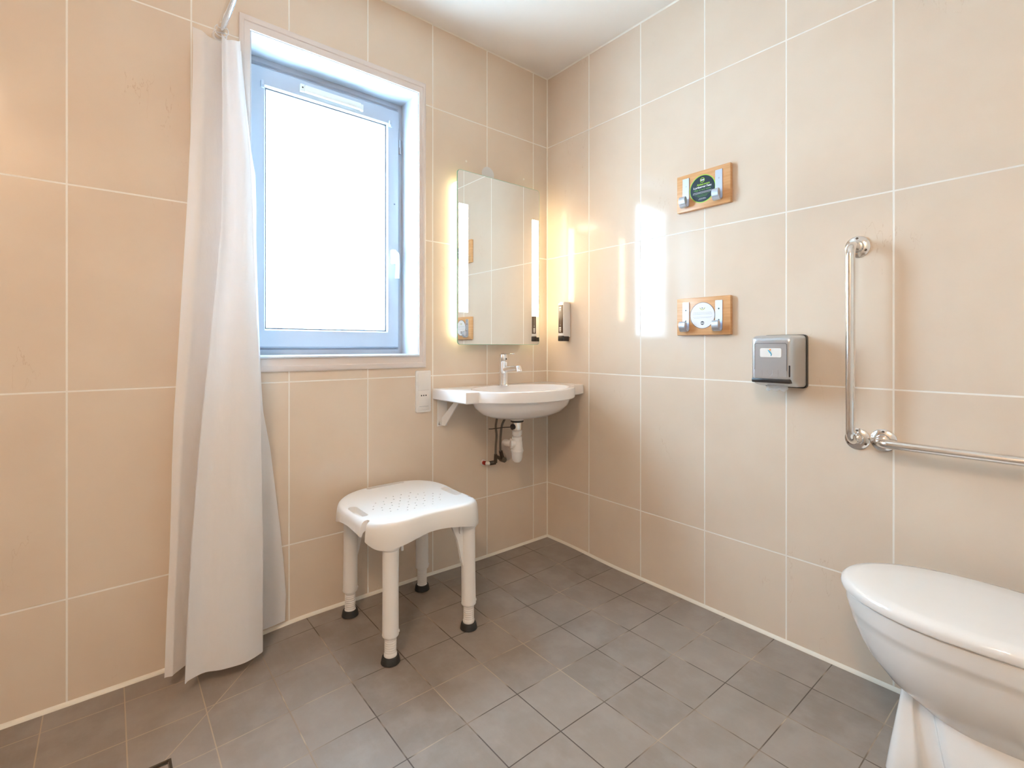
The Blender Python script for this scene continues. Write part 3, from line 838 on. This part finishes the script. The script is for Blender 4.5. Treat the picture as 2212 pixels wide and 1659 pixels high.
# ------------------------------------------------------------------ grab bars
def flange(par, c):
    f = obj('flange', lathe([(.034, 0), (.034, .004), (.031, .007), (.019, .009), (.0165, .013), (.0165, .020), (.0135, .021)], c, d=(-1, 0, 0), n=36), 'worn_chrome', par)
    for k in range(3):
        a = math.radians(90 + 120 * k)
        s = obj('flange_screw', lathe([(.0042, 0), (.0042, .0008), (.0028, .0016), (0, .0010)], (c[0] - .0068, c[1] + .0255 * math.cos(a), c[2] + .0255 * math.sin(a)), d=(-1, 0, 0), n=12), 'dark_metal'); s.parent = f
D = .072
gb = thing('grab_bar', 'vertical chrome grab bar on the right wall beside the towel dispenser', 'grab bar', (0, -1.413, .731))
zt = .604
pts = [(-.004, 0, zt)] + arc_path((-.004, 0, zt), (-D, 0, zt), (-D, 0, .3), .042, 10) + [(-D, 0, .3)] + arc_path((-D, 0, .3), (-D, 0, 0), (-.004, 0, 0), .042, 10) + [(-.004, 0, 0)]
obj('bar_tube', tube(pts, .0128, 24), 'worn_chrome', gb)
flange(gb, (0, 0, zt)); flange(gb, (0, 0, 0))
gb = thing('grab_bar', 'horizontal chrome grab bar on the right wall above the toilet', 'grab bar', (0, -1.480, .736))
L = -.62
pts = [(-.004, 0, 0)] + arc_path((-.004, 0, 0), (-D, 0, 0), (-D, L / 2, 0), .042, 10) + [(-D, L / 2, 0)] + arc_path((-D, L / 2, 0), (-D, L, 0), (-.004, L, 0), .042, 10) + [(-.004, L, 0)]
obj('bar_tube', tube(pts, .0128, 24), 'worn_chrome', gb)
flange(gb, (0, 0, 0)); flange(gb, (0, L, 0))

# ------------------------------------------------------------------ shower stool
SCX, SCY = -.965, -.265
sto = thing('shower_stool', 'white plastic shower stool with four adjustable legs in front of the window wall', 'stool', (SCX, SCY, 0))
q = [(.226, 0), (.226, .055), (.219, .110), (.202, .158), (.170, .194), (.125, .212), (.080, .211), (.035, .200)]
half = q + [(0, .197)] + [(-x, y) for x, y in q[::-1]]
back = [(.226, 0), (.228, .060), (.224, .112), (.205, .158), (.168, .192), (.120, .212), (.070, .220), (.030, .222), (0, .222)]
half = back + [(-x, y) for x, y in back[::-1][1:]]
front = q + [(0, .197)]
front = front + [(-x, y) for x, y in front[::-1][1:]]
full = half + [(x, -y) for x, y in front[::-1][1:-1]]
O = catmull([(x, y, 0) for x, y in full], 5)
def stool_loop(s, fz, off=0):
    out = []
    for p in O:
        d = Vector((p.x, p.y)); l = d.length
        x, y = p.x * s + (d.x / l) * off, p.y * s + (d.y / l) * off
        out.append((x, y, fz(x, y, p)))
    return out
def ztop(x, y): return .446 + .020 * (abs(y) / .20) ** 2.4 + .004 * (abs(x) / .22) ** 3
def zbot(p):
    a = abs(math.atan2(p.y / .21, p.x / .22)); a = min(a, PI - a)       # 0 side, PI/2 front
    c = math.exp(-((a - PI / 4) / .33) ** 2)
    return (.398 if a > PI / 4 else .408) + (.372 - (.398 if a > PI / 4 else .408)) * c
loops = []
for s in (.02, .2, .4, .55, .7, .8, .87): loops.append(stool_loop(s, lambda x, y, p: ztop(x, y)))
for s, dz in ((.92, .002), (.955, .005), (.98, .012), (.995, .024)):
    loops.append(stool_loop(s, lambda x, y, p, dz=dz: ztop(x, y) - dz))
loops.append(stool_loop(1.005, lambda x, y, p: ztop(x, y) - .042))
loops.append(stool_loop(1.012, lambda x, y, p: zbot(p) + .003))
loops.append(stool_loop(1.008, lambda x, y, p: zbot(p)))
loops.append(stool_loop(.985, lambda x, y, p: zbot(p)))
loops.append(stool_loop(.965, lambda x, y, p: ztop(x, y) - .042))
loops.append(stool_loop(.93, lambda x, y, p: ztop(x, y) - .036))
loops.append(stool_loop(.5, lambda x, y, p: ztop(x, y) - .032))
loops.append(stool_loop(.02, lambda x, y, p: ztop(x, y) - .032))
bm = bmesh.new(); add_loft(bm, loops)
seat = obj('seat', bm, 'stool_plastic', sto, angle=50)
bpy.context.view_layer.update()
def cutter(bm): 
    o = obj('cutter', bm, 'stool_plastic'); o.location = (SCX, SCY, 0); return o
cuts = []
def slot(cx, cy, hx, hy, r):
    b = bmesh.new(); add_loft(b, [[(u, v, z) for u, v in rrect(cx - hx, cx + hx, cy - hy, cy + hy, r, 6)] for z in (.428, .52)]); return b
cuts.append(cutter(slot(-.190, .005, .0165, .060, .0155))); cuts.append(cutter(slot(.190, .005, .0165, .060, .0155)))
cuts.append(cutter(slot(.002, .196, .080, .0085, .008)))
for s in (-1, 1):
    b = bmesh.new(); P = [(s * .196, -.108), (s * .200, -.098), (s * .25, -.088), (s * .25, -.128), (s * .202, -.118)]
    if s > 0: P = P[::-1]
    add_loft(b, [[(u, v, z) for u, v in P] for z in (.33, .52)]); cuts.append(cutter(b))
boolean_cut(seat, cuts)
cuts = []
b = bmesh.new()
for i in range(-4, 5):
    for j in range(-3, 4):
        x = i * .034 + (.017 if j % 2 else 0) + .004 * math.sin(i * 2.3 + j * 1.9); y = j * .029 + .003 * math.sin(i * 3.1)
        if (x / .142) ** 2 + (y / .100) ** 2 > 1.0: continue
        add_lathe(b, [(.0030, .436), (.0030, .47)], (x, y, 0), n=8)
boolean_cut(seat, [cutter(b)])
for sx in (-1, 1):
    for sy in (-1, 1):
        lx, ly = sx * .153, sy * .171
        zj = .088 if sy < 0 else .100
        fz = floor_z(SCX + lx, SCY + ly)
        ux = lx * .985; uy = ly * .985
        bm = bmesh.new()
        pr = [(.0258, zj), (.0270, zj + .003), (.0262, zj + .008), (.0255, .25), (.0262, .345), (.0268, .365), (.031, .369), (.0315, .376), (.029, .379), (.029, .402)]
        n = 28; rings = []
        for r, z in pr:
            t = (z - zj) / (.40 - zj); cx, cy = lx + (ux - lx) * t, ly + (uy - ly) * t
            rings.append([(cx + r * math.cos(2 * PI * k / n), cy + r * math.sin(2 * PI * k / n), z) for k in range(n)])
        add_loft(bm, rings)
        # gusset web widening towards the seat, pointing inwards
        ix = -sx
        web = [(0.0, .22), (.022, .25), (.030, .29), (.040, .33), (.058, .37), (.075, .405), (0.0, .405)]
        web = [(0.0, .22), (.010, .25), (.018, .29), (.028, .33), (.045, .37), (.060, .405), (0.0, .405)]
        if not (sx < 0 and sy < 0): add_loft(bm, [[(ux + ix * (.020 + a), uy + w, z) for a, z in web] for w in (-.006, .006)])
        leg = obj('leg', bm, 'stool_plastic', sto, angle=40)
        pr = [(.0195, .020)]
        z = .034
        while z < zj - .006:
            pr += [(.0195, z), (.0185, z + .0015), (.0185, z + .003), (.0195, z + .0045)]; z += .0075
        pr += [(.0195, zj + .01)]
        o = obj('leg_extension', lathe([(.0195, .020), (.0212, .024), (.0212, .029)] + pr[1:], (lx, ly, 0), n=28), 'stool_plastic'); o.parent = leg
        o = obj('rubber_foot', lathe([(.0285, fz + .001), (.0308, fz + .002), (.0300, fz + .006), (.0270, fz + .020), (.0250, fz + .023), (.021, fz + .0235)], (lx, ly, 0), n=28), 'black_rubber'); o.parent = leg
        b_ = bmesh.new(); add_lathe(b_, [(.0055, 0), (.005, .004), (0, .005)], (lx - sx * .012, ly - sy * .0, zj + .012), d=(1, -.35 if sy < 0 else -.5, 0), n=12)
        o = obj('lock_button', lathe([(.0050, .018), (.0045, .0285), (0, .0292)], (lx, ly, zj + .010), d=(.75, -.3, 0), n=12), 'stool_plastic'); o.parent = leg; b_.free()
        b_ = bmesh.new(); add_box(b_, (ux + ix * .036 - .005, uy - .012, .352), (ux + ix * .036 + .005, uy - .004, .405), .003)
        o = obj('clip_tab', b_, 'stool_plastic'); o.parent = leg

# ------------------------------------------------------------------ toilet
TX = -.265
to = thing('toilet', 'white toilet with closed lid at the right edge, under the horizontal grab bar', 'toilet', (TX, -1.75, 0))
def egg(hw, yf, yb_, n=72, yc=None, pw=2.0):
    """plan outline relative to (TX, 0): front tip yf, back yb_"""
    yc = -1.70 if yc is None else yc
    out = []
    for k in range(n):
        a = 2 * PI * k / n; c, s = math.cos(a), math.sin(a)
        if s >= 0: x, y = hw * c, yc + (yf - yc) * s
        else:
            x = hw * math.copysign(abs(c) ** .55, c); y = yc - (yc - yb_) * abs(s) ** .75
        out.append((x, y + 1.75))
    return out
def tpart(name, bm, mat='ceramic', par=None, angle=60): return obj(name, bm, mat, par or to, angle)
# bowl and pedestal in one glazed body
bm = bmesh.new()
def eggz(hw, yf, yb_, z, yc=None): return [(x, y, z) for x, y in egg(hw, yf, yb_, yc=yc)]
bl = [eggz(.055, -1.660, -1.86, .120, -1.74), eggz(.080, -1.622, -1.90, .150, -1.73), eggz(.098, -1.590, -1.93, .172, -1.72), eggz(.122, -1.548, -1.95, .200, -1.71), eggz(.146, -1.508, -1.96, .245, -1.70), eggz(.158, -1.489, -1.96, .280, -1.70), eggz(.1645, -1.474, -1.96, .318, -1.70),
      eggz(.1668, -1.4705, -1.96, .334, -1.70), eggz(.1708, -1.4690, -1.96, .339, -1.70), eggz(.172, -1.466, -1.96, .348, -1.70), eggz(.1745, -1.462, -1.96, .365, -1.70), eggz(.175, -1.461, -1.96, .384, -1.70), eggz(.172, -1.464, -1.96, .387, -1.70)]
add_loft(bm, bl)
bowl_o = tpart('bowl', bm, angle=45)
# soft ledge below the rim along the sides
for s in (-1, 1):
    pass
# pedestal: narrow front spine, a recess, then the swelling trap sides
def ped(z):
    t = z / .20
    yf = -1.560 - .028 * t
    w = 1 - .18 * t
    bf = -1.662 + .045 * sm(.2, 1, t)
    bf = -1.690 + .050 * t
    bw = .114 - .050 * sm(.35, 1, t)
    k = 1 - .62 * sm(0, 1, t)                            # depth of the pillar
    a = .104 * (1 - .52 * sm(0, 1.0, t))                 # half width of the front pillar
    ri = a * (.80 + .12 * t)
    hp = [(0, yf), (a * .45, yf - .001), (a * .80, yf - .006 * k), (a * .96, yf - .018 * k), (a, yf - .032 * k), (a * 1.0, yf - .052 * k), (a * .98, yf - .066 * k),
          (min(ri, a * .88), yf - .076 * k), (ri, bf + .006), (ri + (bw - ri) * .45, bf - .002),
          (bw - .006, bf - .014), (bw, bf - .036), (bw + .002, -1.80), (bw, -1.90), (bw - .015, -1.945), (bw - .045, -1.955)]
    hp = catmull([(x, y, 0) for x, y in hp], 3, closed=False)
    R = [(p.x, p.y) for p in hp]
    Lf = [(-x, y) for x, y in R[::-1]][:-1]
    return [(x, y + 1.75, z) for x, y in R + Lf]
bm = bmesh.new(); add_loft(bm, [ped(z) for z in (-.010, .0, .03, .07, .11, .15, .185, .205)])
tpart('pedestal', bm, angle=50)
# seat and lid
bm = bmesh.new()
add_loft(bm, [eggz(.176, -1.460, -1.93, .3872), eggz(.178, -1.458, -1.93, .390), eggz(.178, -1.458, -1.93, .398), eggz(.174, -1.462, -1.93, .400)])
tpart('toilet_seat', bm, 'stool_plastic')
bm = bmesh.new()
add_loft(bm, [eggz(.177, -1.459, -1.93, .391), eggz(.183, -1.452, -1.932, .393), eggz(.1845, -1.450, -1.933, .402), eggz(.182, -1.453, -1.932, .411), eggz(.174, -1.462, -1.928, .418),
              eggz(.155, -1.485, -1.915, .4215), eggz(.11, -1.54, -1.88, .4235), eggz(.05, -1.62, -1.80, .4245), eggz(.01, -1.69, -1.71, .4245)])
tpart('toilet_lid', bm, 'ceramic')
for x in (-.075, .075):
    tpart('lid_hinge', lathe([(.012, -.02), (.012, .02)], (x, -1.945 + 1.75, .402), axis='x', n=16), 'white_plastic')
bm = bmesh.new(); add_box(bm, (-.165, -2.185 + 1.75, .40), (.165, -1.985 + 1.75, .76), .02, 4); tk = tpart('cistern', bm)
bm = bmesh.new(); add_box(bm, (-.168, -2.19 + 1.75, .758), (.168, -1.978 + 1.75, .79), .010, 3); tpart('cistern_lid', bm, par=tk)
tpart('flush_button', lathe([(.022, 0), (.022, .005), (.018, .008), (0, .008)], (0, -.335, .789)), 'chrome', par=tk)
bm = bmesh.new(); add_box(bm, (-.13, -2.18 + 1.75, .25), (.13, -1.93 + 1.75, .402), .02, 3); tpart('cistern_base', bm)

# ------------------------------------------------------------------ floor drain
fd = thing('floor_drain', 'square metal floor drain at the bottom edge, below the curtain', 'floor drain', (-1.765, -.485, floor_z(-1.76, -.48) + .0005))
obj('drain_frame', mitre_frame(-.075, .065, -.07, .07, [(0, 0), (0, -.003), (.006, -.003), (.006, 0)]), 'dark_metal', fd).rotation_euler = (-PI / 2, 0, 0)
bm = bmesh.new()
add_box(bm, (-.068, -.063, -.003), (.058, .063, .001), .001)
for k in range(7): pass
obj('drain_cover', bm, 'worn_chrome', fd)

# ------------------------------------------------------------------ fill lamp (added for warm light, unseen behind the camera)
cl = thing('fill_lamp', 'round white fill lamp added on the ceiling out of view', 'lamp', (-2.45, -1.98, H))
obj('fill_lamp_base', lathe([(.145, 0), (.145, -.012), (.138, -.016)], n=40), 'white_plastic', cl)
obj('fill_lamp_shade', lathe([(.136, -.014), (.136, -.034), (.125, -.046), (.09, -.052), (0, -.054)], n=40), 'fill_shade_glow', cl)
